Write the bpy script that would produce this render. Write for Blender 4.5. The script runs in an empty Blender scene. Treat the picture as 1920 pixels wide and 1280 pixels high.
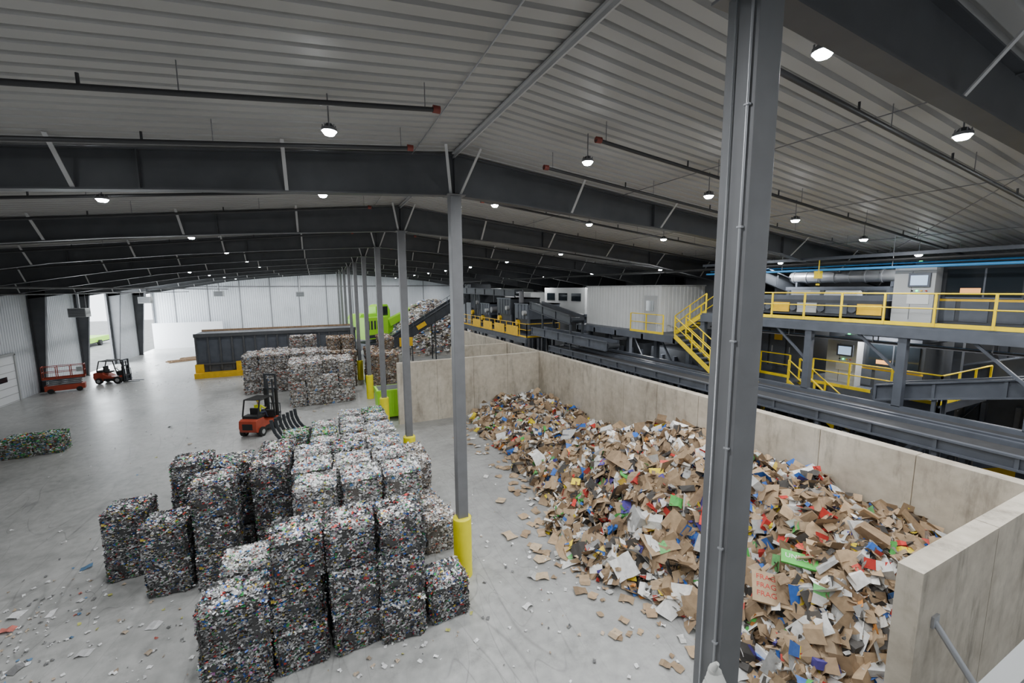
import bpy, math, random
from mathutils import Vector, Matrix, noise
R=random.Random(7)
H=8.5
# ---------------------------------------------------------------- materials
MATS={}
def mat(name,col,rough=.6,metal=0,noise_amt=0,nscale=5,bump=0,emit=None,estr=0,vcol=False):
    if name in MATS: return MATS[name]
    m=bpy.data.materials.new(name); m.use_nodes=True
    nt=m.node_tree; b=nt.nodes['Principled BSDF']
    b.inputs['Roughness'].default_value=rough; b.inputs['Metallic'].default_value=metal
    c=(*col,1); b.inputs['Base Color'].default_value=c
    if emit:
        b.inputs['Emission Color'].default_value=(*emit,1); b.inputs['Emission Strength'].default_value=estr
    src=None
    if vcol:
        a=nt.nodes.new('ShaderNodeAttribute'); a.attribute_name='Col'; src=a.outputs['Color']
        nt.links.new(src,b.inputs['Base Color'])
    if noise_amt or bump:
        g=nt.nodes.new('ShaderNodeNewGeometry')
        n=nt.nodes.new('ShaderNodeTexNoise'); n.inputs['Scale'].default_value=nscale; n.inputs['Detail'].default_value=6
        nt.links.new(g.outputs['Position'],n.inputs['Vector'])
        if noise_amt:
            mr=nt.nodes.new('ShaderNodeMapRange')
            mr.inputs['From Min'].default_value=.3; mr.inputs['From Max'].default_value=.7
            mr.inputs['To Min'].default_value=1-noise_amt; mr.inputs['To Max'].default_value=1+noise_amt
            nt.links.new(n.outputs['Fac'],mr.inputs['Value'])
            mx=nt.nodes.new('ShaderNodeVectorMath'); mx.operation='SCALE'
            if src: nt.links.new(src,mx.inputs[0])
            else: mx.inputs[0].default_value=col
            nt.links.new(mr.outputs['Result'],mx.inputs['Scale'])
            nt.links.new(mx.outputs['Vector'],b.inputs['Base Color'])
        if bump:
            bp=nt.nodes.new('ShaderNodeBump'); bp.inputs['Strength'].default_value=bump; bp.inputs['Distance'].default_value=.02
            nt.links.new(n.outputs['Fac'],bp.inputs['Height']); nt.links.new(bp.outputs['Normal'],b.inputs['Normal'])
    MATS[name]=m; return m
STEEL=mat('steel_dark_grey',(.075,.078,.084),.45,.1,.12,2)
COLM=mat('column_grey_paint',(.165,.168,.175),.42,.1,.08,3)
PIPE=mat('pipe_black',(.025,.025,.027),.5)
GALV=mat('galvanized',(.42,.43,.45),.4,.6)
GALVD=mat('galvanized_dull',(.2,.2,.21),.5,.5)
WHITEM=mat('white_bracket',(.45,.45,.45),.5)
ROOFM=mat('roof_liner_panel',(.38,.375,.36),.5,0,.06,.6)
WALLM=mat('wall_liner_panel',(.62,.65,.69),.5,0,.05,.5)
YEL=mat('safety_yellow',(.80,.58,.0),.45,0,.08,4)
BOLL=mat('bollard_yellow',(.85,.76,.0),.4,0,.05,3)
MYEL=mat('machine_yellow',(.75,.45,.01),.5,0,.1,3)
MDK=mat('machine_charcoal',(.045,.05,.058),.5,.2,.15,2)
MDK2=mat('machine_slate',(.085,.095,.115),.5,.2,.15,2)
BELT=mat('conveyor_rubber',(.03,.03,.032),.8,0,.2,5)
LIME=mat('lime_green_paint',(.36,.78,.02),.4)
RED=mat('forklift_orange_red',(.36,.05,.022),.45,0,.15,3)
BLK=mat('rubber_black',(.015,.015,.015),.8)
CREAM=mat('control_room_panel',(.58,.59,.58),.5,0,.04,1)
SCREEN=mat('screen_lit',(.3,.4,.5),.3,0,emit=(.5,.7,1),estr=.9)
LAMP=mat('lamp_lens',(1,1,1),.3,emit=(.92,.96,1),estr=160)
GREY=mat('cabinet_grey',(.38,.39,.39),.5)
BLUE=mat('pipe_blue',(.05,.28,.62),.4)
GRN=mat('indicator_green',(0,.6,.1),.4,emit=(0,1,.3),estr=6)
ORG=mat('amber_interior_light',(1,.4,.1),.4,emit=(1,.5,.2),estr=.7)
GLASS=mat('dark_glass',(.015,.02,.025),.08)
WOOD=mat('pallet_wood',(.3,.2,.12),.8,0,.3,6)
FLAKE=mat('bale_scrap',(.5,.5,.5),.34,.3,vcol=True)
PLAST=mat('bale_plastic',(.5,.5,.5),.4,.05,vcol=True)
CARD=mat('paper_scrap',(.5,.4,.3),.85,0,.15,9,vcol=True)

def concrete(name,c1,c2,rough,marks=False):
    m=bpy.data.materials.new(name); m.use_nodes=True; nt=m.node_tree; L=nt.links; N=nt.nodes
    b=N['Principled BSDF']; b.inputs['Roughness'].default_value=rough
    g=N.new('ShaderNodeNewGeometry')
    n1=N.new('ShaderNodeTexNoise'); n1.inputs['Scale'].default_value=.22 if marks else .5; n1.inputs['Detail'].default_value=8; n1.inputs['Roughness'].default_value=.65
    n2=N.new('ShaderNodeTexNoise'); n2.inputs['Scale'].default_value=3.5; n2.inputs['Detail'].default_value=8
    L.new(g.outputs['Position'],n1.inputs['Vector']); L.new(g.outputs['Position'],n2.inputs['Vector'])
    ad=N.new('ShaderNodeMath'); ad.operation='ADD'; L.new(n1.outputs['Fac'],ad.inputs[0])
    ml=N.new('ShaderNodeMath'); ml.operation='MULTIPLY'; ml.inputs[1].default_value=.5; L.new(n2.outputs['Fac'],ml.inputs[0]); L.new(ml.outputs[0],ad.inputs[1])
    cr=N.new('ShaderNodeValToRGB'); cr.color_ramp.elements[0].position=.52; cr.color_ramp.elements[1].position=.95
    cr.color_ramp.elements[0].color=(*c1,1); cr.color_ramp.elements[1].color=(*c2,1)
    L.new(ad.outputs[0],cr.inputs[0]); out=cr.outputs[0]
    if not marks:
        mp=N.new('ShaderNodeMapping'); mp.inputs['Scale'].default_value=(1.6,1.6,.35); L.new(g.outputs['Position'],mp.inputs[0])
        n=N.new('ShaderNodeTexNoise'); n.inputs['Scale'].default_value=1.2; n.inputs['Detail'].default_value=9; n.inputs['Roughness'].default_value=.7; L.new(mp.outputs[0],n.inputs['Vector'])
        mr=N.new('ShaderNodeMapRange'); mr.inputs['From Min'].default_value=.52; mr.inputs['From Max'].default_value=.72; mr.inputs['To Min'].default_value=1; mr.inputs['To Max'].default_value=.5; L.new(n.outputs['Fac'],mr.inputs[0])
        v=N.new('ShaderNodeVectorMath'); v.operation='SCALE'; L.new(out,v.inputs[0]); L.new(mr.outputs[0],v.inputs['Scale']); out=v.outputs['Vector']
    if marks:
        for i,(sc,dist,th,amt,gl) in enumerate(((.35,.6,.006,.72,.45),(.6,.5,.005,.7,.44),(.45,.8,.004,.7,.44),(.8,.5,.006,.72,.47),(.25,.7,.003,.7,.42),(.5,.4,.004,.7,.44))):
            n=N.new('ShaderNodeTexNoise'); n.inputs['Scale'].default_value=sc; n.inputs['Detail'].default_value=.3; n.inputs['Distortion'].default_value=dist*.5
            mp=N.new('ShaderNodeMapping'); mp.inputs['Location'].default_value=(sc*30,dist*33,0); mp.inputs['Rotation'].default_value=(0,0,sc*5); mp.inputs['Scale'].default_value=(1.6,.25+.12*(i%2),1)
            L.new(g.outputs['Position'],mp.inputs[0]); L.new(mp.outputs[0],n.inputs['Vector'])
            s=N.new('ShaderNodeMath'); s.operation='SUBTRACT'; s.inputs[1].default_value=.5; L.new(n.outputs['Fac'],s.inputs[0])
            a=N.new('ShaderNodeMath'); a.operation='ABSOLUTE'; L.new(s.outputs[0],a.inputs[0])
            mr=N.new('ShaderNodeMapRange'); mr.inputs['From Max'].default_value=th; mr.inputs['To Min'].default_value=amt; mr.inputs['To Max'].default_value=1
            L.new(a.outputs[0],mr.inputs[0])
            nm=N.new('ShaderNodeTexNoise'); nm.inputs['Scale'].default_value=.3+sc*.2; L.new(g.outputs['Position'],nm.inputs['Vector'])
            gm=N.new('ShaderNodeMapRange'); gm.inputs['From Min'].default_value=gl; gm.inputs['From Max'].default_value=gl+.12; L.new(nm.outputs['Fac'],gm.inputs[0])
            mix=N.new('ShaderNodeMix'); mix.inputs['A'].default_value=1; L.new(gm.outputs[0],mix.inputs['Factor']); L.new(mr.outputs[0],mix.inputs['B'])
            v=N.new('ShaderNodeVectorMath'); v.operation='SCALE'; L.new(out,v.inputs[0]); L.new(mix.outputs['Result'],v.inputs['Scale']); out=v.outputs['Vector']
        sp=N.new('ShaderNodeSeparateXYZ'); L.new(g.outputs['Position'],sp.inputs[0])
        a1=N.new('ShaderNodeMapRange'); a1.inputs['From Min'].default_value=3.2; a1.inputs['From Max'].default_value=6; L.new(sp.outputs['X'],a1.inputs[0])
        a2=N.new('ShaderNodeMapRange'); a2.inputs['From Min'].default_value=.38; a2.inputs['From Max'].default_value=.58; L.new(n1.outputs['Fac'],a2.inputs[0])
        mm=N.new('ShaderNodeMath'); mm.operation='MULTIPLY'; L.new(a1.outputs[0],mm.inputs[0]); L.new(a2.outputs[0],mm.inputs[1])
        a3=N.new('ShaderNodeMapRange'); a3.inputs['To Min'].default_value=1; a3.inputs['To Max'].default_value=.55; L.new(mm.outputs[0],a3.inputs[0])
        v=N.new('ShaderNodeVectorMath'); v.operation='SCALE'; L.new(out,v.inputs[0]); L.new(a3.outputs[0],v.inputs['Scale']); out=v.outputs['Vector']
        n4=N.new('ShaderNodeTexNoise'); n4.inputs['Scale'].default_value=1.3; n4.inputs['Detail'].default_value=12; n4.inputs['Roughness'].default_value=.8; L.new(g.outputs['Position'],n4.inputs['Vector'])
        m4=N.new('ShaderNodeMapRange'); m4.inputs['From Min'].default_value=.5; m4.inputs['From Max'].default_value=.72; m4.inputs['To Min'].default_value=1; m4.inputs['To Max'].default_value=.68; L.new(n4.outputs['Fac'],m4.inputs[0])
        v=N.new('ShaderNodeVectorMath'); v.operation='SCALE'; L.new(out,v.inputs[0]); L.new(m4.outputs[0],v.inputs['Scale']); out=v.outputs['Vector']
        rr=N.new('ShaderNodeMapRange'); rr.inputs['To Min'].default_value=.2; rr.inputs['To Max'].default_value=.48; L.new(n1.outputs['Fac'],rr.inputs[0]); L.new(rr.outputs[0],b.inputs['Roughness'])
    L.new(out,b.inputs['Base Color'])
    bp=N.new('ShaderNodeBump'); bp.inputs['Strength'].default_value=.12; bp.inputs['Distance'].default_value=.02
    L.new(n2.outputs['Fac'],bp.inputs['Height']); L.new(bp.outputs['Normal'],b.inputs['Normal'])
    return m
FLOORM=concrete('concrete_floor',(.28,.285,.275),(.50,.50,.485),.33,True)
PUSHM=concrete('concrete_push_wall',(.36,.315,.25),(.60,.545,.45),.75)

# ---------------------------------------------------------------- mesh builder
class MB:
    def __init__(s): s.v=[];s.f=[];s.m=[];s.mats=[];s.sm=[]
    def mi(s,m):
        if m not in s.mats: s.mats.append(m)
        return s.mats.index(m)
    def add(s,vs,fs,m,smooth=False):
        o=len(s.v); s.v+= [tuple(p) for p in vs]; k=s.mi(m)
        for f in fs: s.f.append([o+i for i in f]); s.m.append(k); s.sm.append(smooth)
    def box(s,lo,hi,m,M=None,taper=None):
        x0,y0,z0=lo;x1,y1,z1=hi
        vs=[Vector(p) for p in((x0,y0,z0),(x1,y0,z0),(x1,y1,z0),(x0,y1,z0),(x0,y0,z1),(x1,y0,z1),(x1,y1,z1),(x0,y1,z1))]
        if taper:
            c=Vector(((x0+x1)/2,(y0+y1)/2,0))
            for i in range(4,8): vs[i]=Vector((c.x+(vs[i].x-c.x)*taper[0],c.y+(vs[i].y-c.y)*taper[1],vs[i].z))
        if M: vs=[M@p for p in vs]
        s.add(vs,[(0,3,2,1),(4,5,6,7),(0,1,5,4),(1,2,6,5),(2,3,7,6),(3,0,4,7)],m)
    def beam(s,a,b,w,h,m):
        a=Vector(a);b=Vector(b);d=b-a;L=d.length;d.normalize()
        up=Vector((0,0,1))
        if abs(d.z)>.98: up=Vector((0,1,0))
        sx=d.cross(up).normalized(); sz=sx.cross(d)
        M=Matrix((( sx.x,d.x,sz.x,a.x),(sx.y,d.y,sz.y,a.y),(sx.z,d.z,sz.z,a.z),(0,0,0,1)))
        s.box((-w/2,0,-h/2),(w/2,L,h/2),m,M)
    def cyl(s,a,b,r,m,n=10,r2=None,cap=True):
        a=Vector(a);b=Vector(b);d=(b-a).normalized()
        up=Vector((0,0,1)) if abs(d.z)<.9 else Vector((1,0,0))
        x=d.cross(up).normalized();y=d.cross(x); r2=r if r2 is None else r2
        vs=[];
        for c,q in((a,r),(b,r2)):
            for i in range(n):
                t=2*math.pi*i/n; vs.append(c+x*math.cos(t)*q+y*math.sin(t)*q)
        s.add(vs,[(i,(i+1)%n,n+(i+1)%n,n+i) for i in range(n)],m,True)
        if cap: s.add(vs,[tuple(range(n))[::-1],tuple(range(n,2*n))],m)
    def tube(s,pts,r,m,n=8):
        for a,b in zip(pts,pts[1:]): s.cyl(a,b,r,m,n)
    def extr(s,poly,axis,a,b,m,M=None):
        n=len(poly)
        def P(q,t): return Vector((t,q[0],q[1])) if axis=='x' else Vector((q[0],t,q[1]))
        vs=[P(q,a) for q in poly]+[P(q,b) for q in poly]
        if M: vs=[M@p for p in vs]
        s.add(vs,[(i,(i+1)%n,n+(i+1)%n,n+i) for i in range(n)]+[tuple(range(n))[::-1],tuple(range(n,2*n))],m)
    def obj(s,name,loc=None,rz=0,parent=None,bevel=0,fix=True):
        me=bpy.data.meshes.new(name); me.from_pydata(s.v,[],s.f)
        for m in s.mats: me.materials.append(m)
        me.polygons.foreach_set('material_index',s.m); me.polygons.foreach_set('use_smooth',s.sm)
        me.update()
        if fix:
            import bmesh
            bm=bmesh.new(); bm.from_mesh(me); bmesh.ops.recalc_face_normals(bm,faces=bm.faces); bm.to_mesh(me); bm.free()
        o=bpy.data.objects.new(name,me); bpy.context.scene.collection.objects.link(o)
        if loc: o.location=loc
        o.rotation_euler[2]=rz
        if parent: o.parent=parent
        if bevel:
            b=o.modifiers.new('b','BEVEL'); b.width=bevel; b.segments=2; b.limit_method='ANGLE'
        return o
def empty(name,loc=(0,0,0),rz=0):
    e=bpy.data.objects.new(name,None); bpy.context.scene.collection.objects.link(e); e.location=loc; e.rotation_euler[2]=rz; return e

# ---------------------------------------------------------------- layout
RX=3.55; ZR=12.04; S=.105; XL=-21.6; XRt=28.7; YN=-4.0; YE=78.8
FY=[2.6]+[11.05+7.53*k for k in range(9)]
def zr(x): return ZR-S*abs(x-RX)

b=MB(); b.box((XL-.3,YN-.3,-.3),(XRt+.3,YE+.3,0),FLOORM); b.obj('floor')
b=MB(); b.box((-120,-40,-.5),(XL-.3,160,-.06),mat('asphalt_outside',(.3,.3,.29),.9,0,.2,1)); b.obj('ground_outside')
b=MB()
prof=[]; y=YN
while y<YE:
    prof+= [(y,0),(y+.20,0),(y+.225,.075),(y+.285,.075)]; y+=.31
for (xa,xb) in ((XL-.3,RX),(RX,XRt+.3)):
    vs=[];n=len(prof)
    for xx in(xa,xb):
        vs+=[(xx,p[0],zr(xx)+p[1]) for p in prof]
    b.add(vs,[(i,i+1,n+i+1,n+i) for i in range(n-1)],ROOFM)
    b.add([(xa,YN-.3,zr(xa)+.2),(xb,YN-.3,zr(xb)+.2),(xb,YE+.3,zr(xb)+.2),(xa,YE+.3,zr(xa)+.2)],[(0,1,2,3)],ROOFM)
b.obj('ceiling',fix=False)
def ribbed(b,ax,fixed,a,c,z0,z1,m,side,per=.3,dep=.035):
    t=a;pr=[]
    while t<c-.01:
        for dt,dd in((0,0),(.2*per/.3,0),(.22*per/.3,dep),(.28*per/.3,dep)):
            if t+dt<=c: pr.append((t+dt,dd*side))
        t+=per
    pr.append((c,0)); n=len(pr)
    vs=[]
    for z in(z0,z1):
        for p in pr: vs.append((fixed+p[1],p[0],z if not callable(z) else z(p[0])) if ax=='y' else (p[0],fixed+p[1],z if not callable(z) else z(p[0])))
    b.add(vs,[(i,i+1,n+i+1,n+i) for i in range(n-1)],m)
b=MB()
zt=zr(XL); DOORS=[]
bays=list(zip([YN]+FY,FY+[YE]))
for a,c in bays:
    k=round((a-11.05)/7.53)
    if k in(6,8) and a>40:
        d0,d1=a+.35,c-.35; DOORS.append((d0,d1))
        ribbed(b,'y',XL,a,d0,0,zt,WALLM,-1); ribbed(b,'y',XL,d1,c,0,zt,WALLM,-1); ribbed(b,'y',XL,d0,d1,8.4,zt,WALLM,-1)
        for q in(d0,d1): b.box((XL-.12,q-.08,0),(XL+.06,q+.08,8.4),STEEL)
        b.box((XL-.12,d0,8.3),(XL+.06,d1,8.5),STEEL)
        b.box((XL-.3,a,zt-.1),(XL-.25,c,zt+.2),WALLM)
    else:
        ribbed(b,'y',XL,a,c,0,zt,WALLM,-1)
        b.box((XL-.25,a,0),(XL-.15,c,zt),WALLM)
b.box((XL-.02,YN,zt-.35),(XL+.25,YE,zt-.1),STEEL)
b.obj('wall_left')
b=MB(); ribbed(b,'x',YE,XL,XRt,0,lambda x:zr(x),WALLM,1,.3,.05)
b.box((XL,YE+.1,0),(XRt,YE+.2,13),WALLM)
for i in range(10):
    x=XL+2.5+i*4.2; b.box((x,YE-.06,0),(x+.1,YE+.01,zr(x)-.2),GALVD)
b.box((XL,YE-.1,9.0),(XRt,YE+.01,9.15),GALVD)
b.box((XL,YE-1.6,0),(-13,YE-1.5,3.8),mat('white_partition',(.75,.77,.8),.5))
b.obj('wall_back')
b=MB(); b.box((XL-.3,YN-.2,0),(XRt+.3,YN,12.3),WALLM); b.obj('wall_front')
b=MB(); b.box((XRt,YN,0),(XRt+.2,YE,zr(XRt)+.1),mat('wall_right_dim',(.22,.225,.24),.6)); b.obj('wall_right')  # wall colour darkened to carry the dim light on this side

def wdepth(x):
    d=abs(x-RX); 
    if d<8: return 1.02-.32*d/8
    if d<14: return .70
    return .70+.75*(d-14)/11
for fy in FY:
    b=MB(); xs=[XL+.1,XL+1.2,XL+4,XL+7,XL+11,-6,-2,RX-.01,RX+.01,8,12,17.5,21,24,27.5,XRt-.1]
    for xa,xb in zip(xs,xs[1:]):
        ta,tb=zr(xa)-.06,zr(xb)-.06; ba,bb=ta-wdepth(xa),tb-wdepth(xb)
        b.add([(xa,fy,ta),(xb,fy,tb),(xb,fy,bb),(xa,fy,ba),(xa,fy+.02,ta),(xb,fy+.02,tb),(xb,fy+.02,bb),(xa,fy+.02,ba)],[(0,1,2,3),(4,7,6,5)],STEEL)
        for za,zb in((ta,tb),(ba,bb)):
            b.beam((xa,fy,za),(xb,fy,zb),.26,.03,STEEL)
    for x in (-18,-10,-3,RX,10.5,17.5,24):
        b.box((x-.01,fy-.12,zr(x)-.06-wdepth(x)),(x+.01,fy+.12,zr(x)-.06),STEEL)
    for sx,x0 in((1,XL+.05),(-1,XRt-.05)):
        hh=zr(x0)-.1; w0,w1=.35,1.25
        P=lambda w:x0+sx*w
        b.add([(x0,fy,0),(P(w0),fy,0),(P(w1),fy,hh),(x0,fy,hh),(x0,fy+.02,0),(P(w0),fy+.02,0),(P(w1),fy+.02,hh),(x0,fy+.02,hh)],[(0,1,2,3),(7,6,5,4)],STEEL)
        b.add([(P(w0),fy-.15,0),(P(w0),fy+.15,0),(P(w1),fy+.15,hh),(P(w1),fy-.15,hh)],[(0,1,2,3)],STEEL)
        b.box((min(x0,x0+sx*.03),fy-.15,0),(max(x0,x0+sx*.03),fy+.15,hh),STEEL)
        b.box((min(x0,P(w0))-.05,fy-.2,0),(max(x0,P(w0))+.05,fy+.2,.04),STEEL)
    for x in (-18.5,-14.8,-11.2,-7.6,-4.0,-.4,RX-.45,RX+.45,7.2,10.8,14.4,18,21.6,25.2):
        zb=zr(x)-.06-wdepth(x)
        for sgn in(-1,1):
            if x in(RX-.45,RX+.45): b.beam((RX+.12*(1 if x>RX else -1),fy+sgn*.1,zb),(x,fy+sgn*.85,zr(x)-.03),.07,.02,WHITEM)
            else: b.beam((x,fy+sgn*.1,zb),(x,fy+sgn*.85,zr(x)-.03),.07,.02,WHITEM)
    b.obj('roof_frame')
b=MB()
b.box((RX-.07,YN,ZR-.07),(RX+.07,YE,ZR-.03),WHITEM)
b.box((RX-.015,YN,ZR-.14),(RX+.015,YE,ZR-.07),WHITEM); b.obj('ridge_trim')
b=MB()
b.cyl((2.45,YN,zr(2.45)-.06),(2.45,YE,zr(2.45)-.06),.014,GALV,6); b.obj('ceiling_conduit')
def sprinkler(y):
    b=MB()
    for xa,xb in((2.1,XL+1),(5.3,XRt-1)):
        o=.42
        b.cyl((xa,y,zr(xa)-o),(xb,y,zr(xb)-o),.04,PIPE,8)
        sg=1 if xb>xa else -1
        b.cyl((xa,y,zr(xa)-o),(xa+sg*.12,y,zr(xa)-o),.065,mat('coupling_red',(.18,.03,.02),.5),8)
        n=int(abs(xb-xa)/3.3)
        for i in range(n+1):
            x=xa+sg*(.25+i*3.3); 
            b.cyl((x,y,zr(x)-o),(x,y,zr(x)-.01),.008,GALVD,5)
            if i: b.cyl((x-1,y,zr(x-1)-o),(x-1,y,zr(x-1)-o+.16),.02,PIPE,6)
    b.obj('sprinkler_pipe')
for y in [3.9,7.2,9.3,13.6,16.4,21.5,24,29.4,32,37.5,45.3,52.8,59.4,67]: sprinkler(y)
b=MB()
for x,z in((-17,8.35),(-12,8.7)): b.cyl((x,12,z),(x,YE-1,z),.05,PIPE,8)
for x in (19,19.3,): b.cyl((x,-3,zr(x)-1.0),(x,60,zr(x)-1.0),.05,PIPE,8)
b.obj('sprinkler_main')
b=MB()
for x in(9,14.2,19.8): b.cyl((x,YN,zr(x)-.09),(x,YE,zr(x)-.09),.012,GALVD,5)
b.cyl((12.5,3,zr(12.5)-.3),(24,10.8,zr(24)-.3),.012,GALVD,5)
b.obj('roof_conduit')

for i,fy in enumerate(FY):
    b=MB(); w=.15; top=ZR-.06-1.02
    b.box((RX-w,fy-w,0),(RX+w,fy+w,top),COLM)
    b.box((RX-.25,fy-.25,top-.03),(RX+.25,fy+.25,top),COLM)
    if i==0:
        b.cyl((RX-w-.025,fy-.10,0),(RX-w-.025,fy-.10,top),.013,GALV,6)
        b.cyl((RX-w-.025,fy+.05,0),(RX-w-.025,fy+.05,top),.010,GALV,6)
        for z in range(1,11): b.box((RX-w-.042,fy-.125,z),(RX-w,fy-.075,z+.02),GALV)
    b.obj('steel_column',bevel=.02)
    if i:
        b=MB(); n=28; b.cyl((RX,fy,0),(RX,fy,1.82),.27,BOLL,n,cap=False)
        b.cyl((RX,fy,1.82),(RX,fy,1.87),.27,BOLL,n,.22)
        b.obj('bollard_sleeve')
b=MB()
WC=mat('white_cloth',(.6,.6,.57),.9)
for k in range(9):
    z=4.3+k*.07; rr_=[.07,.10,.12,.10,.115,.09,.10,.07,.04][k]
    b.cyl((RX-.28+.02*math.sin(k*2.1),2.40+.02*math.cos(k*1.7),z),(RX-.28+.02*math.sin(k*2.1+2.1),2.40+.02*math.cos(k*1.7+1.7),z+.07),rr_,WC,9,[.10,.12,.10,.115,.09,.10,.07,.04,.02][k])
b.obj('white_cloth_wrap')

for y in [-1.5,3.2,7.9,13.1,21.0,28.5,36.5,44.5,52,60,68,75]:  # row behind the camera is added to brighten the near column
    for x in ([-9.5] if y>40 else [])+([-16] if y>50 else [])+[-4.3,.4,5.6,9.4,13.1,16.9,20.8]:
        if y>16 and x in(9.4,16.9): continue
        if y<0 and x in(9.4,16.9,.4): continue
        z=zr(x)-.60
        b=MB()
        b.cyl((x,y,z),(x,y,z+.05),.125,GALVD,18,.12); b.cyl((x,y,z+.05),(x,y,z+.12),.10,MDK,12,.05)
        b.cyl((x,y,z+.12),(x,y,zr(x)-.01),.012,GALVD,5); b.cyl((x,y,z-.055),(x,y,z),.075,LAMP,16,.115)
        for k in range(8):
            t=k*math.pi/4; b.box((x+math.cos(t)*.1-.008,y+math.sin(t)*.1-.008,z+.05),(x+math.cos(t)*.1+.008,y+math.sin(t)*.1+.008,z+.1),GALVD)
        o=b.obj('high_bay_lamp')
        l=bpy.data.lights.new('lamp_light','AREA'); l.shape='DISK'; l.size=.22; l.energy=165; l.color=(.97,.985,1); l.spread=math.radians(172)
        lo=bpy.data.objects.new('lamp_light',l); bpy.context.scene.collection.objects.link(lo); lo.location=(x,y,z-.07); lo.parent=o

# ---------------------------------------------------------------- concrete push walls
def pushwall(name,x0,y0,x1,y1,h,axis,seg=2.45):
    b=MB(); 
    L=(y1-y0) if axis=='y' else (x1-x0); n=max(1,round(L/seg))
    for i in range(n):
        a=i*L/n+.011; c=(i+1)*L/n-.011
        if axis=='y': b.box((x0,y0+a,0),(x1,y0+c,h),PUSHM)
        else: b.box((x0+a,y0,0),(x0+c,y1,h),PUSHM)
    if axis=='y': b.box((x0+.03,y0+.02,0),(x1-.03,y1-.02,h-.02),PUSHM)
    else: b.box((x0+.02,y0+.03,0),(x1-.02,y1-.03,h-.02),PUSHM)
    return b.obj(name)
PH=3.93
pushwall('push_wall_side',14.45,2.7,14.85,26.3,PH,'y')
pushwall('push_wall_end',4.4,26.0,14.44,26.35,PH,'x')
pushwall('push_wall_near',8.5,2.72,14.44,3.05,PH,'x')
pushwall('push_wall_far_side',14.45,26.4,14.8,44,PH,'y')
pushwall('push_wall_far_end',9.6,31.5,14.4,31.85,PH,'x')
b=MB(); b.cyl((9.1,2.72,2.9),(9.6,.9,.06),.05,GALV,10); b.box((9.0,2.68,2.8),(9.2,2.72,3.0),GALV); b.box((9.45,.75,0),(9.75,1.05,.06),GALV); b.obj('wall_brace')

# ---------------------------------------------------------------- bales
PAL={
'can':[((.68,.68,.68),22),((.42,.42,.42),16),((.24,.24,.24),16),((.08,.08,.08),13),((.95,.95,.95),16),((.60,.05,.04),4.5),((.04,.14,.55),4.5),((.05,.36,.10),3.5),((.66,.5,.06),2.5),((.5,.2,.45),1),((.1,.4,.5),1.5)],
'mixed':[((.86,.86,.85),36),((.6,.6,.59),16),((.36,.36,.36),10),((.14,.14,.14),8),((.68,.12,.09),4),((.08,.25,.58),4.5),((.1,.45,.15),3),((.72,.58,.1),2.5),((1,1,1),18)],
'pet':[((.55,.62,.6),20),((.82,.84,.83),20),((.04,.48,.08),15),((.12,.2,.12),8),((.06,.25,.6),8),((.66,.07,.05),5),((.8,.66,.06),4),((.12,.12,.12),8)],
'paper':[((.82,.80,.77),34),((.58,.54,.49),12),((.46,.36,.26),14),((.26,.22,.18),9),((.95,.95,.93),22),((.58,.14,.1),3.5),((.14,.28,.55),4),((.15,.13,.12),6)],
'kraft':[((.48,.34,.22),34),((.34,.24,.15),16),((.60,.54,.47),16),((.82,.80,.76),16),((.12,.09,.07),10),((.5,.12,.08),3),((.1,.2,.45),2)]}
def pick(p):
    t=R.uniform(0,sum(w for _,w in p))
    for c,w in p:
        t-=w
        if t<=0: break
    k=R.uniform(.72,1.2); return (min(1,c[0]*k),min(1,c[1]*k),min(1,c[2]*k),1)
def colmesh(name,vs,fs,cols,m1,core=None):
    me=bpy.data.meshes.new(name); me.from_pydata(vs,[],fs); me.materials.append(m1)
    ca=me.color_attributes.new('Col','FLOAT_COLOR','CORNER')
    flat=[]
    for f,c in zip(fs,cols): flat+=list(c)*len(f)
    ca.data.foreach_set('color',flat)
    me.update(); return me
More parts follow.
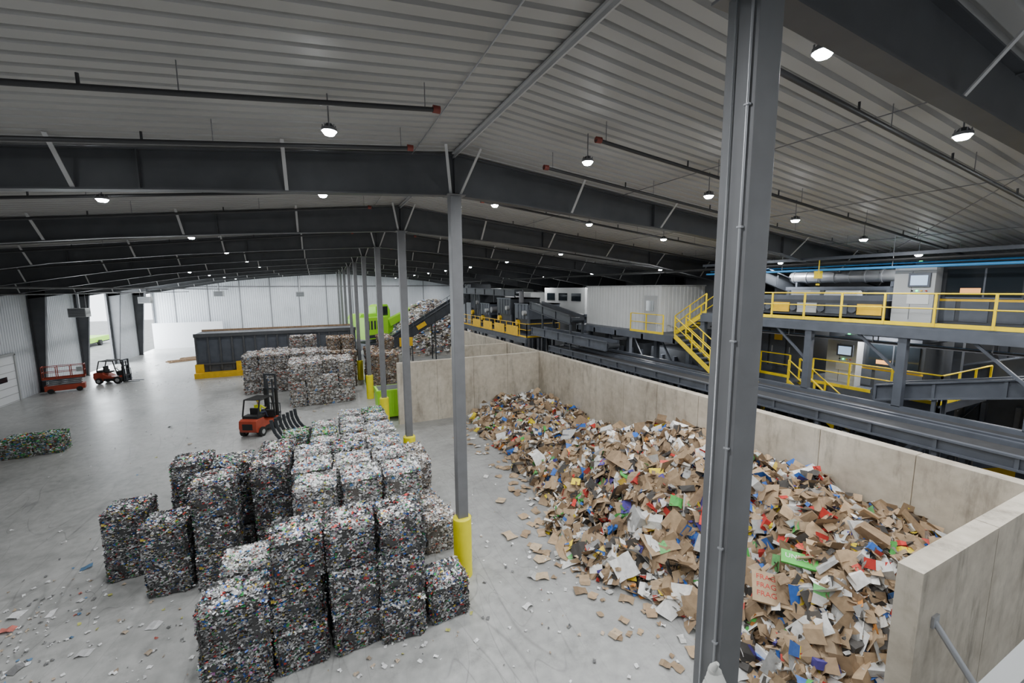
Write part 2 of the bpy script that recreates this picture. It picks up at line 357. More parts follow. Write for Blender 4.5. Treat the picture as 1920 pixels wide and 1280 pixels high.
def bale_mesh(kind,w,d,h,n=22,seed=0):
    vs=[];fs=[];cs=[]
    rr=random.Random(seed)
    def quad(pts,c):
        o=len(vs); vs.extend(pts); fs.append(tuple(range(o,o+len(pts)))); cs.append(c)
    dk=(.06,.06,.06,1) if kind=='can' else (.12,.11,.1,1); e=.055
    x,y=w/2-e,d/2-e
    P=[(-x,-y,e*.3),(x,-y,e*.3),(x,y,e*.3),(-x,y,e*.3),(-x,-y,h-e),(x,-y,h-e),(x,y,h-e),(-x,y,h-e)]
    for f in((0,3,2,1),(4,5,6,7),(0,1,5,4),(1,2,6,5),(2,3,7,6),(3,0,4,7)): quad([P[i] for i in f],dk)
    faces=[((0,0,h),(1,0,0),(0,1,0),(0,0,1),w,d,0),
           ((0,-d/2,h/2),(1,0,0),(0,0,1),(0,-1,0),w,h,1),((0,d/2,h/2),(-1,0,0),(0,0,1),(0,1,0),w,h,1),
           ((-w/2,0,h/2),(0,-1,0),(0,0,1),(-1,0,0),d,h,1),((w/2,0,h/2),(0,1,0),(0,0,1),(1,0,0),d,h,1)]
    sc=22/n
    for fi,(c,u,v,nn,lu,lv,side) in enumerate(faces):
        c=Vector(c)-Vector(nn)*.045;u=Vector(u);v=Vector(v);nn=Vector(nn)
        nu=int(lu*n);nv=int(lv*n*(1.35 if side else 1.1))
        for i in range(nu):
            for j in range(nv):
                a=((i+rr.random())/nu-.5)*(lu-.04);bb=((j+rr.random())/nv-.5)*(lv-.03)
                big=1.7 if rr.random()<.06 else 1
                su=rr.uniform(.022,.058)*sc*big;sv=(rr.uniform(.012,.03) if side else rr.uniform(.018,.048))*sc*big
                lf=noise.noise(Vector((a*3.1+seed,bb*3.1,fi*5.3)))
                bul=.075*noise.noise(Vector((a*4+seed,bb*4,fi*3)))+.04*noise.noise(Vector((a*12+seed,bb*16,fi*3)))
                dark=(.60 if side else 1.15)*(1+.55*lf)  # shading put into flake colour: sides darker, tops brighter; random tone on top
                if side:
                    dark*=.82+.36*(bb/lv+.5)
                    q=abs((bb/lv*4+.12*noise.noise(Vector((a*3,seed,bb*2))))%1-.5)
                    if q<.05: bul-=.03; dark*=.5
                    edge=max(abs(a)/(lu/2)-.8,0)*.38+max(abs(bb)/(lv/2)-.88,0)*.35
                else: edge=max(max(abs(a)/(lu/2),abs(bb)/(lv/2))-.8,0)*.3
                pp=c+u*a+v*bb+nn*(bul-edge+rr.uniform(-.025,.025))
                t=rr.uniform(0,6.28) if not side else rr.uniform(-.7,.7)
                uu=(u*math.cos(t)+v*math.sin(t)+nn*rr.uniform(-.6,.6)).normalized()
                vv=(v*math.cos(t)-u*math.sin(t)+nn*rr.uniform(-.8,.8)).normalized()
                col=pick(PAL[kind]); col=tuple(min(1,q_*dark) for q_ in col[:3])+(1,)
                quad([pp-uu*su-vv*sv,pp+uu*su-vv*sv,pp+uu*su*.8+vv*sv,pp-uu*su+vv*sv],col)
    return colmesh('bale_'+kind,vs,fs,cs,{'can':FLAKE,'pet':PLAST,'mixed':PLAST}.get(kind,CARD))
BV={}
def bale(kind,x,y,z,w,d,h,parent,n=22):
    key=(kind,w,d,h,R.randrange(4),n)
    if key not in BV: BV[key]=bale_mesh(kind,w,d,h,n,len(BV)*7+1)
    o=bpy.data.objects.new('bale',BV[key]); bpy.context.scene.collection.objects.link(o)
    o.location=(x+w/2+R.uniform(-.05,.05),y+d/2+R.uniform(-.07,.07),z); o.rotation_euler[2]=R.uniform(-.07,.07)+R.choice((0,math.pi)); o.parent=parent
BHt=1.07
def stacks(name,lst,n=22):
    e=empty(name)
    for q in lst:
        x,y,lv,kind=q[:4]; w=q[4] if len(q)>4 else 1.08
        for k in range(lv): bale(kind,x,y,k*BHt,w,1.06,BHt-.005,e,n)
stacks('can_bale_stack',[(-2.62,9.5,2,'can',1.3),(-1.25,9.6,3,'can'),(-.12,9.55,3,'can'),(1.0,9.45,3,'can'),(2.12,9.5,1,'can'),
 (-2.4,10.75,2,'mixed'),(-1.2,10.8,2,'can'),(-.1,10.75,2,'can'),(1.05,10.7,2,'can'),
 (-3.5,13.6,3,'can'),(-4.65,13.8,2,'can'),(-6.0,15.1,2,'can'),(-4.4,15.5,3,'can'),(-3.2,14.9,3,'can'),(-2.1,14.3,3,'can'),(-2.0,15.6,3,'can')],33)
stacks('mixed_bale_stack',[(-.8,12.0,3,'mixed'),(.4,12.0,3,'mixed'),(1.55,11.95,3,'mixed'),(-.9,13.3,3,'mixed'),(.25,13.25,3,'mixed'),(1.4,13.2,3,'mixed'),
 (-.9,14.6,3,'mixed'),(.25,14.5,3,'can'),(1.4,14.5,3,'mixed'),(2.6,13.5,1,'paper'),(2.6,14.8,2,'paper'),(2.75,12.3,1,'paper'),
 (-.8,15.9,2,'can'),(.3,15.8,2,'mixed'),(1.45,15.8,3,'mixed'),(2.55,16.0,2,'paper'),
 (-.4,17.2,2,'mixed'),(.8,17.1,2,'mixed'),(1.95,17.1,2,'pet'),(-1.7,20.2,2,'pet'),(-.5,18.5,2,'mixed'),(.7,18.4,2,'mixed'),(1.85,18.4,2,'mixed'),
 (-.5,19.8,2,'pet'),(.7,19.8,2,'mixed'),(1.9,19.7,2,'mixed'),(-.5,21.0,2,'mixed'),(.8,21.1,2,'mixed'),(1.95,21.1,2,'mixed'),(.8,22.4,2,'mixed'),(1.95,22.4,2,'pet')],26)
L=[]
for i in range(4):
    for j in range(3): L.append((-2+i*1.12,33.4+j*1.15,3 if j else 2+(i!=2),'paper'))
for i in range(6):
    for j in range(3): L.append((-5.6+i*1.15,39.2+j*1.15,3,'paper'))
for i in range(4): L.append((-4.6+i*1.15,43,4 if i>1 else 3,'paper'))
stacks('paper_bale_stack',L,14)
stacks('cardboard_bale_stack',[(3.95+i*1.15,35.2+j*1.2,3+(j>1)*(i%2),'kraft') for i in range(2) for j in range(5)]+[(1.95-i*1.15,38.5+j*1.2,3+(j>0),'kraft') for i in range(2) for j in range(3)],13)
e=[(-14.9,29.3,1,'pet',1.15),(-13.7,29.4,1,'pet',1.15)]
stacks('loose_plastic_bale',e,20)

# ---------------------------------------------------------------- scrap pile
def interp(t,pts):
    for (a,b_),(c,d) in zip(pts,pts[1:]):
        if t<=c: 
            k=(t-a)/(c-a); k=max(0,min(1,k)); return b_+(d-b_)*k
    return pts[-1][1]
HM=[(3,1.9),(5,2.4),(8,2.7),(11,2.95),(13,2.4),(15.5,1.05),(18,.75),(22,.9),(26,.85)]
XE=[(3,8.7),(5,8.0),(7,8.0),(9,6.9),(10.5,6.7),(14,7.8),(18,8.3),(22,8.3),(26,8.9)]
def ph(x,y):
    xe=interp(y,XE)+.5*noise.noise(Vector((0,y*.8,3)))
    hm=interp(y,HM); t=(x-xe)/max(2.2,(hm*1.6))
    if t<=0: return 0
    t=min(1,t); h=hm*(t*t*(3-2*t)*.6+t*.4)
    h*=1-.2*max(0,(x-12.0)/2.4)
    h+=(.46*noise.noise(Vector((x*.7,y*.7,0)))+.28*noise.noise(Vector((x*1.9,y*1.9,5))))*min(1,t*2.5)
    return max(0,h)
PP=[((.38,.27,.165),32),((.27,.185,.11),22),((.46,.34,.22),12),((.76,.75,.72),17),((.45,.45,.44),6),((.06,.055,.05),11),((.52,.04,.03),3),((.03,.13,.48),2.8),((.78,.6,.03),1.5),((.1,.48,.1),1.3),((.08,.06,.28),1.4),((.7,.28,.06),1.3)]
PB=[((.38,.27,.165),46),((.29,.2,.12),20),((.74,.73,.7),16),((.45,.45,.44),6)]
ACC=[((.76,.75,.72),5),((.55,.08,.06),2.5),((.06,.16,.5),2.5),((.08,.07,.06),4),((.26,.18,.1),4),((.14,.42,.14),1.2),((.7,.5,.08),1)]
def piece(vs,fs,cs,p,s1,s2,N,col,bend,fold,two=.32):
    N=Vector(N).normalized(); t=Vector((R.uniform(-1,1),R.uniform(-1,1),R.uniform(-.3,.3))); u=(t-N*t.dot(N)).normalized(); v=N.cross(u)
    o=len(vs); rows=3
    for i in range(rows+1):
        a=(i/rows-.5)*2
        z=bend*(1-a*a)
        if fold and i==rows: z-=fold
        k=1+R.uniform(-.2,.2)
        for b_ in(-1,1):
            q=Vector(p)+u*a*s1+v*b_*s2*k+N*(z+R.uniform(-.03,.03))
            if q.z<.012: q.z=.012+R.random()*.01
            if q.x>14.4 and q.y<26: q.x=14.4
            if q.y>25.95 and q.y<27 and q.x>4: q.y=25.95
            if q.y<3.08 and q.x>8.4: q.y=3.08
            vs.append(q)
    acc=pick(ACC) if R.random()<two else None; st=R.randrange(3)
    for i in range(rows):
        fs.append((o+2*i,o+2*i+1,o+2*i+3,o+2*i+2)); c=acc if (acc and i==st) else col; cs.append(c if R.random()>.2 else tuple(q*.8 for q in c[:3])+(1,))
def cbox(vs,fs,cs,p,s,N,col):
    N=Vector(N).normalized(); t=Vector((R.uniform(-1,1),R.uniform(-1,1),0)); u=(t-N*t.dot(N)).normalized(); v=N.cross(u)
    o=len(vs); a,b_,c=s
    for dz in(0,c):
        for du,dv in((-a,-b_),(a,-b_),(a,b_),(-a,b_)):
            q=Vector(p)+u*du+v*dv+N*(dz-c/2)+Vector((R.uniform(-.03,.03),R.uniform(-.03,.03),R.uniform(-.03,.03))); q.z=max(q.z,.01); q.x=min(q.x,14.4); q.y=min(q.y,25.95)
            if q.x>8.4:q.y=max(q.y,3.08)
            vs.append(q)
    for f in((0,3,2,1),(4,5,6,7),(0,1,5,4),(1,2,6,5),(2,3,7,6),(3,0,4,7)): fs.append(tuple(o+i for i in f)); cs.append(col)
vs=[];fs=[];cs=[]
nx,ny=46,120
for j in range(ny+1):
    for i in range(nx+1):
        x=6.2+i*(14.4-6.2)/nx; y=3.1+j*(25.9-3.1)/ny; h=ph(x,y); vs.append(Vector((x,y,h-.2 if h>0 else -.02)))
for j in range(ny):
    for i in range(nx):
        o=j*(nx+1)+i; fs.append((o,o+1,o+nx+2,o+nx+1)); cs.append((.05,.04,.03,1))
cnt=0
while cnt<16000:
    y=3.1+22.8*R.random()**1.15; x=R.uniform(6.3,14.4); h=ph(x,y)
    if h<=.02: continue
    gx=(ph(x+.2,y)-h)/.2; gy=(ph(x,y+.2)-h)/.2
    N=Vector((-gx+R.gauss(0,.9),-gy+R.gauss(0,.9),1))
    s=R.choice((.06,.08,.1,.12,.15,.19,.23,.28))*R.uniform(.8,1.2)
    if R.random()<.02: s=R.uniform(.32,.46)
    col=pick(PP); ar=R.uniform(.35,.95)
    if s>.32: col=pick(PB)
    if R.random()<.15: cbox(vs,fs,cs,(x,y,h+R.uniform(0,.15)),(s*.9,s*R.uniform(.4,.8),s*R.uniform(.2,.8)),N,col)
    else: piece(vs,fs,cs,(x,y,h+R.uniform(-.12,.2)),s,s*ar,N,col,R.uniform(-.6,.6)*s,R.choice((0,s*.3,s*.6,-s*.6)))
    cnt+=1
for k in range(150):
    y=R.uniform(4,25); x=interp(y,XE)-abs(R.gauss(0,.7))
    s=R.uniform(.04,.2); piece(vs,fs,cs,(x,y,.03),s,s*.7,(R.gauss(0,.1),R.gauss(0,.1),1),pick(PB),R.uniform(0,.2)*s,0,0)
for (x,y,s) in((5.6,12.2,.26),(6.1,11.2,.2),(6.0,10.6,.24),(5.6,9.9,.2),(6.3,14.5,.22),(6.2,7.3,.15),(5.2,16.5,.15)):
    piece(vs,fs,cs,(x,y,.04),s,s*.75,(.05,.05,1),(.48,.37,.25,1),.1*s,0,0)
me=colmesh('cardboard_pile',vs,fs,cs,CARD); pile=bpy.data.objects.new('cardboard_pile',me); bpy.context.scene.collection.objects.link(pile)
def labelled(x,y,w,d,col,lines,tcol,rz,tilt):
    z=ph(x,y)+.36
    Mx=Matrix.Translation((x,y,z))@Matrix.Rotation(rz,4,'Z')@Matrix.Rotation(tilt,4,'X')
    b=MB(); b.box((-w/2,-d/2,-.06),(w/2,d/2,0),col,Mx); o=b.obj('printed_carton',parent=pile)
    for i,t in enumerate(lines):
        tc=bpy.data.curves.new('carton_text','FONT'); tc.body=t; tc.size=.17; tc.align_x='CENTER'; tc.extrude=.002; tc.materials.append(tcol)
        to=bpy.data.objects.new('carton_text',tc); bpy.context.scene.collection.objects.link(to); to.parent=pile
        to.matrix_world=Mx@Matrix.Translation((0,d/2-.2-.2*i,.004))
KR=mat('kraft_carton',(.40,.29,.18),.85,0,.1,6); REDP=mat('red_print',(.5,.04,.03),.7); WP=mat('white_print',(.85,.85,.85),.7)
labelled(9.45,5.6,.8,.75,KR,['FRAGILE','FRAGILE','FRAGILE'],REDP,-.9,.5)
labelled(10.3,5.5,.75,.35,mat('green_carton',(.1,.5,.08),.6),['UNBOT'],WP,-1.0,.45)
vs=[];fs=[];cs=[]
LP=[((.8,.8,.8),10),((.5,.4,.3),3),((.2,.2,.2),3),((.5,.15,.12),.4),((.15,.3,.5),.5),((.55,.55,.15),.4)]
for (cx,cy,sx,sy,n) in ((-7.2,12.8,.9,1.9,380),(-8,11,1,1,90),(-5,9,1.5,1.5,90),(-2,30,3,4,80),(4,48,6,2,60),(-12,25,5,8,90),(5,12,1,4,60),(5.2,8,1,1.5,40),(-10,47,5,1.5,160),(-17,56,2,4,60),(-4,12,1.2,1,70),(1,9,2.5,.25,60)):
    for k in range(n):
        x=R.gauss(cx,sx);y=R.gauss(cy,sy);s=R.uniform(.012,.06)
        if R.random()<.05: s*=3
        if x<XL+.5 or y<.5: continue
        piece(vs,fs,cs,(x,y,.02),s,s*.7,(R.gauss(0,.15),R.gauss(0,.15),1),pick(LP),R.uniform(0,.3)*s,0,0)
me=colmesh('floor_litter',vs,fs,cs,CARD); o=bpy.data.objects.new('floor_litter',me); bpy.context.scene.collection.objects.link(o)
vs=[];fs=[];cs=[]
def h2(x,y): 
    q=1-((x-15)/7.0)**2-((y-58.5)/6.8)**2
    return max(0,6.6*q**.8*(1+.15*noise.noise(Vector((x*.4,y*.4,9))))) if q>0 else 0
for k in range(6500):
    x=R.uniform(7.9,22);y=R.uniform(51.5,65.5); h=h2(x,y)
    if h<=0: continue
    s=R.uniform(.1,.34); piece(vs,fs,cs,(x,y,h),s,s*.8,(R.gauss(0,.4),R.gauss(-.3,.4),1),pick(PAL['paper']),.2*s,0)
n0=len(vs)
for j in range(31):
    for i in range(31):
        x=7.8+i*.49;y=51.5+j*.47; vs.append(Vector((x,y,h2(x,y)-.05)))
for j in range(30):
    for i in range(30):
        o=n0+j*31+i; fs.append((o,o+1,o+32,o+31)); cs.append((.35,.33,.3,1))
me=colmesh('mixed_paper_pile',vs,fs,cs,CARD); o=bpy.data.objects.new('mixed_paper_pile',me); bpy.context.scene.collection.objects.link(o)

# ---------------------------------------------------------------- railing / stairs helpers
def rail(b,a,c,m=YEL,h=1.07,kick=True,sp=1.3,r=.028):
    a=Vector(a);c=Vector(c);d=c-a;n=max(1,round(d.length/sp)); up=Vector((0,0,1))
    for i in range(n+1):
        p=a+d*i/n; b.box((p.x-r,p.y-r,p.z),(p.x+r,p.y+r,p.z+h),m)
    b.cyl(a+up*h,c+up*h,r,m,6); b.cyl(a+up*h*.55,c+up*h*.55,r*.9,m,6)
    if kick: b.beam(a+up*.06,c+up*.06,.015,.13,m)
def stair(b,a,c,w,side,m=YEL):
    a=Vector(a);c=Vector(c);s=Vector(side);n=max(3,round((c.z-a.z)/.19))
    for q in(0,w): b.beam(a+s*q,c+s*q,.05,.22,m)
    for i in range(n+1):
        p=a+(c-a)*i/n; d=(c-a);d.z=0;d.normalize()
        e=p+s*w; b.box((min(p.x,e.x)-abs(d.x)*.13,min(p.y,e.y)-abs(d.y)*.13,p.z-.02),(max(p.x,e.x)+abs(d.x)*.13,max(p.y,e.y)+abs(d.y)*.13,p.z+.02),MDK2)
    for q in(0,w): rail(b,a+s*q,c+s*q,m,1.0,False,1.2)
def conveyor(b,a,c,w,side_h=.45,legs=True,m=MDK2,gl=0,belt=BELT):
    a=Vector(a);c=Vector(c);d=(c-a).normalized();s=d.cross(Vector((0,0,1))).normalized()
    b.beam(a,c,w,.12,belt)
    for q in(-1,1):
        b.beam(a+s*q*w/2,c+s*q*w/2,.06,side_h,m)
        b.beam(a+s*q*(w/2+.06)+Vector((0,0,side_h/2)),c+s*q*(w/2+.06)+Vector((0,0,side_h/2)),.16,.05,m)
        b.beam(a+s*q*(w/2+.06)-Vector((0,0,side_h/2)),c+s*q*(w/2+.06)-Vector((0,0,side_h/2)),.16,.05,m)
    L=(c-a).length
    n=int(L/1.5)
    for i in range(n+1):
        p=a+d*(L*i/max(1,n))
        for q in(-1,1): b.beam(p+s*q*(w/2+.06)-Vector((0,0,side_h/2)),p+s*q*(w/2+.06)+Vector((0,0,side_h/2)),.06,.08,m)
        if legs and i%2==0 and p.z>gl+.6:
            for q in(-1,1): b.beam((p.x+s.x*q*w/2,p.y+s.y*q*w/2,gl),(p.x+s.x*q*w/2,p.y+s.y*q*w/2,p.z-side_h/2),.12,.12,m)
            b.beam((p.x-s.x*w/2,p.y-s.y*w/2,gl+.3),(p.x+s.x*w/2,p.y+s.y*w/2,p.z-side_h/2-.2),.06,.06,m)
    for p in(a,c): b.cyl(p-s*w/2,p+s*w/2,.18,MDK,12)

b=MB(); conveyor(b,(15.95,2.0,4.15),(15.95,26,4.15),1.2,.34); b.obj('sorting_conveyor')
b=MB(); conveyor(b,(17.5,2.0,4.15),(17.5,25,4.15),1.0,.36); 
for y in (3,6,9,12,15,18,21): b.beam((16.7,y,3.9),(18.1,y,3.9),.1,.14,MDK2)
b.obj('return_conveyor')
DZ=7.15
b=MB()
b.box((18.0,1.0,DZ-.08),(28,15.2,DZ),MDK2)
for x in(18.0,21,24.5): b.box((x-.08,1,DZ-.42),(x+.08,15.2,DZ-.08),MDK2)
for y in(1.2,4,7,10,13,15.1):
    b.box((18,y-.08,DZ-.38),(28,y+.08,DZ-.08),MDK2)
    for x in(18.1,22.5,27):
        b.box((x-.12,y-.12,0),(x+.12,y+.12,DZ-.08),MDK2)
    if y<15: b.beam((18.1,y+.1,DZ-1.6),(18.1,y+1.4,DZ-.35),.08,.08,MDK2)
rail(b,(18.0,1.0,DZ),(18.0,14.2,DZ)); rail(b,(19.4,15.2,DZ),(22,15.2,DZ))
# cable tray and service pipes hung under the deck edge
b.box((18.4,1.2,DZ-.75),(18.8,15,DZ-.72),GALVD)
for y in(2,5,8,11,14): b.box((18.4,y,DZ-.75),(18.43,y+.03,DZ-.1),GALVD); b.box((18.77,y,DZ-.75),(18.8,y+.03,DZ-.1),GALVD)
for k in range(4): b.cyl((18.45+k*.09,1.2,DZ-.69),(18.45+k*.09,15,DZ-.69),.025,(BLK,GREY,BLUE,BLK)[k],6)
b.obj('upper_mezzanine')
for x,y,zz in((20.5,4.5,DZ),(20.5,8.6,DZ),(21.5,13,DZ),(24,6,DZ),(24,11,DZ),(19.5,20,5.9)):  # added lamps that brighten the dark space under the decks
    b=MB(); b.box((x-.08,y-.6,zz-.5),(x+.08,y+.6,zz-.42),GREY); b.box((x-.06,y-.58,zz-.52),(x+.06,y+.58,zz-.5),mat('added_tube_glow',(1,1,1),.4,emit=(.95,.98,1),estr=8)); b.box((x-.01,y-.01,zz-.43),(x+.01,y+.01,zz-.08),GREY); o=b.obj('added_strip_lamp')
    l=bpy.data.lights.new('added_strip_light','AREA'); l.shape='RECTANGLE'; l.size=.1; l.size_y=1.2; l.energy=110
    lo=bpy.data.objects.new('added_strip_light',l); bpy.context.scene.collection.objects.link(lo); lo.location=(x,y,zz-.54); lo.parent=o
LZ=4.25
b=MB()
b.box((19.8,6.5,LZ-.08),(24,14.5,LZ),MDK2); b.box((19.8,6.5,LZ-.35),(19.95,14.5,LZ-.08),MDK2)
for y in(6.6,10.4,14.4): b.box((19.8,y-.08,LZ-.35),(24,y+.08,LZ-.08),MDK2); b.box((19.8,y-.1,0),(20.0,y+.1,LZ-.1),MDK2)
rail(b,(19.8,6.5,LZ),(19.8,10.7,LZ)); rail(b,(19.8,11.7,LZ),(19.8,14.5,LZ)); rail(b,(19.8,6.5,LZ),(24,6.5,LZ))
b.obj('lower_mezzanine')
b=MB(); stair(b,(19.7,9.0,2.6),(19.7,11.2,LZ),.8,(-1,0,0)); b.box((18.9,8.2,2.5),(19.7,9.0,2.6),MDK2); b.box((18.95,8.3,0),(19.05,8.4,2.5),MDK2); b.box((19.6,8.3,0),(19.7,8.4,2.5),MDK2); b.obj('lower_stair')
b=MB()
rail(b,(22.5,2,1.9),(22.5,6.3,1.9)); b.box((22.4,2,1.5),(27,6.3,1.9),MYEL)
for y in(2.2,4.2,6.1): b.box((22.4,y-.1,0),(22.6,y+.1,1.5),MDK2)
b.obj('lower_walkway')
def panel(b,x,y,z,s=1.0):
    b.box((x-.06,y,z+.6*s),(x,y+.55*s,z+1.05*s),MDK2); b.box((x-.07,y+.06*s,z+.66*s),(x-.06,y+.49*s,z+.98*s),SCREEN)
    for k in range(4): b.cyl((x,y+.08*s+k*.12*s,z+.48*s),(x-.04,y+.08*s+k*.12*s,z+.48*s),.025*s,(RED,MYEL,GRN,BLK)[k],8)
    b.box((x-.02,y,z+.05),(x,y+.55*s,z+.36*s),CREAM)
def sorter(name,x,y0,y1,z,h,seed):
    b=MB()
    b.box((x,y0,z),(x+2.6,y1,z+h),MDK)
    b.box((x-.03,y0+.15,z+h*.45),(x,y0+(y1-y0)*.62,z+h*.92),GLASS)
    b.box((x-.035,y0+(y1-y0)*.34,z+h*.52),(x-.03,y0+(y1-y0)*.5,z+h*.60),ORG)
    b.box((x-.04,y0+.1,z+h*.42),(x-.0,y0+(y1-y0)*.64,z+h*.45),MDK2); b.box((x-.04,y0+(y1-y0)*.31,z+h*.45),(x,y0+(y1-y0)*.325,z+h*.92),MDK2)
    yc=y0+(y1-y0)*.66
    b.box((x-.5,yc,z),(x+.1,y1+.1,z+h*.97),GREY)
    panel(b,x-.5,yc+.12,z+h*.3,1.1)
    b.box((x-.505,(yc+y1)/2+.1,z+.1),(x-.5,(yc+y1)/2+.115,z+h*.9),MDK)
    b.box((x+.2,y0+.2,z+h),(x+2.2,y1-.2,z+h+.12),MDK2)
    b.cyl((x+.3,y1-.3,z+h+.12),(x+.3,y1-.3,z+h+.3),.05,GRN,8)
    for k in range(int((y1-y0)/.8)): b.box((x-.02,y0+k*.8+.02,z+.08),(x,y0+k*.8+.7,z+h*.38),MDK2)
    b.box((x-.012,y0,z+h*.38),(x,y1,z+h*.42),MYEL)
    return b.obj(name,bevel=.015)
sorter('optical_sorter',20.2,4.9,8.0,DZ,2.05,1)
sorter('optical_sorter',20.9,7.4,10.4,LZ,2.0,2)
b=MB(); b.box((20.8,11.6,LZ),(22.6,14.2,LZ+2.4),MDK)
for y in(11.7,12.55,13.4): b.box((20.76,y,LZ+.3),(20.8,y+.75,LZ+2.1),MDK2); b.box((20.74,y+.6,LZ+1.0),(20.76,y+.65,LZ+1.3),GREY)
b.box((20.74,12.7,LZ+1.6),(20.76,13.1,LZ+1.9),MYEL); b.obj('electrical_cabinet',bevel=.02)
b=MB()
b.box((19.5,8.2,DZ+.1),(21.3,14.0,DZ+.75),MDK)
for k in range(5):
    y=8.3+k*1.14; b.box((19.46,y,DZ+.2),(19.5,y+.8,DZ+.62),(MYEL,MDK2,GREY,MYEL,MDK2)[k])
    b.cyl((19.4,y+.95,DZ+.4),(19.6,y+.95,DZ+.4),.14,MDK2,12)
b.box((19.6,8.3,DZ+.75),(19.66,13.9,DZ+.95),MDK2)
b.cyl((19.8,9.2,DZ+.95),(19.8,10.4,DZ+.95),.2,GREY,14); b.box((19.7,11.0,DZ+.75),(20.4,11.8,DZ+1.15),GREY)
b.obj('acceleration_belt')
b=MB(); b.box((21.6,9,DZ),(23.5,13.8,DZ+1.3),MDK2)
for k in range(6): b.box((21.55,9.1+k*.78,DZ+.15),(21.6,9.75+k*.78,DZ+1.15),MDK)
b.obj('electrical_cabinet')
b=MB(); b.box((19.7,2.0,DZ),(20.7,4.4,DZ+1.3),MDK); b.box((19.6,2.1,DZ+.2),(19.7,3.2,DZ+1.0),MYEL); b.cyl((19.6,3.8,DZ+.6),(19.35,3.8,DZ+.6),.22,GREY,14); b.box((19.9,2.1,DZ+1.3),(20.5,3,DZ+1.9),GREY); b.obj('drive_unit')
b=MB()
b.cyl((22,8.5,DZ+1.75),(22,13.2,DZ+1.75),.26,GALV,16); 
for k in range(8): b.cyl((22,8.8+k*.6,DZ+1.75),(22,8.86+k*.6,DZ+1.75),.29,GALV,16)
for y in(9,12.8): b.box((21.7,y-.04,DZ+1.3),(22.3,y+.04,DZ+1.52),MDK2)
b.obj('dust_duct')
b=MB(); conveyor(b,(24.3,13.2,DZ+.5),(19.6,14.3,DZ+2.2),1.1,.7,False,MDK); b.beam((21.9,13.8,DZ),(21.9,13.8,DZ+1.2),.12,.12,MDK2)
b.box((19.2,13.7,DZ+1.4),(19.8,14.9,DZ+2.5),MYEL); b.box((19.4,13.8,DZ),(19.55,13.95,DZ+1.4),MDK2); b.box((19.4,14.7,DZ),(19.55,14.85,DZ+1.4),MDK2)
b.obj('transfer_conveyor')
b=MB(); b.cyl((19.2,2,9.15),(19.2,16,9.15),.05,BLUE,8); b.cyl((19.5,2,9.3),(19.5,16,9.3),.03,BLUE,8)
for y in(3,8,12): b.cyl((19.2,y,9.2),(19.2,y,zr(19.2)-.01),.012,GALV,5)
b.obj('compressed_air_pipe')
b=MB(); b.beam((18.9,3,9.6),(18.9,16,9.6),.08,.12,MDK2); b.box((18.80,10.2,8.8),(19.0,10.42,9.1),YEL); b.cyl((18.9,10.3,9.1),(18.9,10.3,9.55),.02,YEL,8); b.cyl((18.9,10.3,8.6),(18.9,10.3,8.8),.012,BLK,6)
for y in(4,15): b.cyl((18.9,y,9.65),(18.9,y,zr(18.9)-.01),.03,MDK2,6)
b.cyl((18.9,10.25,8.55),(18.9,10.36,8.55),.04,YEL,10); b.obj('chain_hoist')
b=MB(); conveyor(b,(18.9,7.8,4.6),(18.9,1.5,6.2),.8,.55,False,MDK2)
for y,z in((3.2,5.4),(6.2,4.8)):
    for x in(18.5,19.3): b.beam((x,y,0),(x,y,z),.1,.1,MDK2)
b.obj('incline_conveyor')
b=MB(); conveyor(b,(25,17,1.2),(25,4,6.0),1.5,.8,True,MDK2); b.obj('incline_conveyor')
b=MB(); conveyor(b,(21.2,6.2,2.2),(21.2,1.0,4.6),1.3,.6,True,MDK2); b.obj('incline_conveyor')
b=MB(); conveyor(b,(18.6,8.0,1.6),(26.5,8.0,3.6),1.1,.5,True,MDK2); b.obj('cross_conveyor')
for (x,y0,y1,z0,z1) in((26.2,2,9,.2,3.8),(23.5,14.8,22,.3,5.2),(20,16.6,21,.2,4.6),(24.3,10,14,4.5,6.2),(20.4,22,26,.2,4.6)):
    b=MB(); b.box((x,y0,z0),(x+2.2,y1,z1),MDK,taper=(.8,.97))
    for k in range(int(y1-y0)): b.box((x-.03,y0+.1+k,z0+.2),(x+.25,y0+.25+k,z1-.4),MDK2)
    b.box((x-.06,y0,z0+.5),(x+.1,y1,z0+.7),MYEL)
    for yy in(y0+.2,y1-.3):
        b.box((x,yy,0),(x+.2,yy+.2,z0+.1),MDK2)
        b.box((x+1.9,yy,0),(x+2.1,yy+.2,z0+.1),MDK2)
    b.obj('disc_screen')
# control room
b=MB(); CZ=5.9; CY=18.0
ribbed(b,'y',18.0,CY,25.2,CZ,8.55,CREAM,1,.3,.03); ribbed(b,'x',CY,18.0,21.5,CZ,8.55,CREAM,1,.3,.03)
b.box((18.06,CY+.06,CZ),(21.5,25.2,8.55),CREAM); b.box((17.95,CY-.05,8.53),(21.55,25.25,8.61),GREY)
b.box((17.93,CY+.3,CZ),(18.0,CY+1.3,CZ+2.1),GREY); b.box((17.91,CY+.5,CZ+1.2),(17.93,CY+1.1,CZ+1.8),GLASS)
b.obj('control_room')
b=MB()
b.box((17.2,16.1,CZ-.1),(22,25.4,CZ),MDK2); b.box((17.2,16.1,CZ-.4),(17.35,25.4,CZ-.1),MDK2)
for y in(16.2,18.6,21,23.2,25.2): 
    b.box((18.25,y-.12,0),(18.49,y+.12,CZ-.1),MDK2); b.box((17.2,y-.08,CZ-.4),(22,y+.08,CZ-.1),MDK2)
    if y<24: b.beam((18.37,y,2.5),(18.37,y+2.1,CZ-.4),.08,.08,MDK2)
rail(b,(17.2,17.0,CZ),(17.2,19.6,CZ)); 
b.obj('control_room_platform')
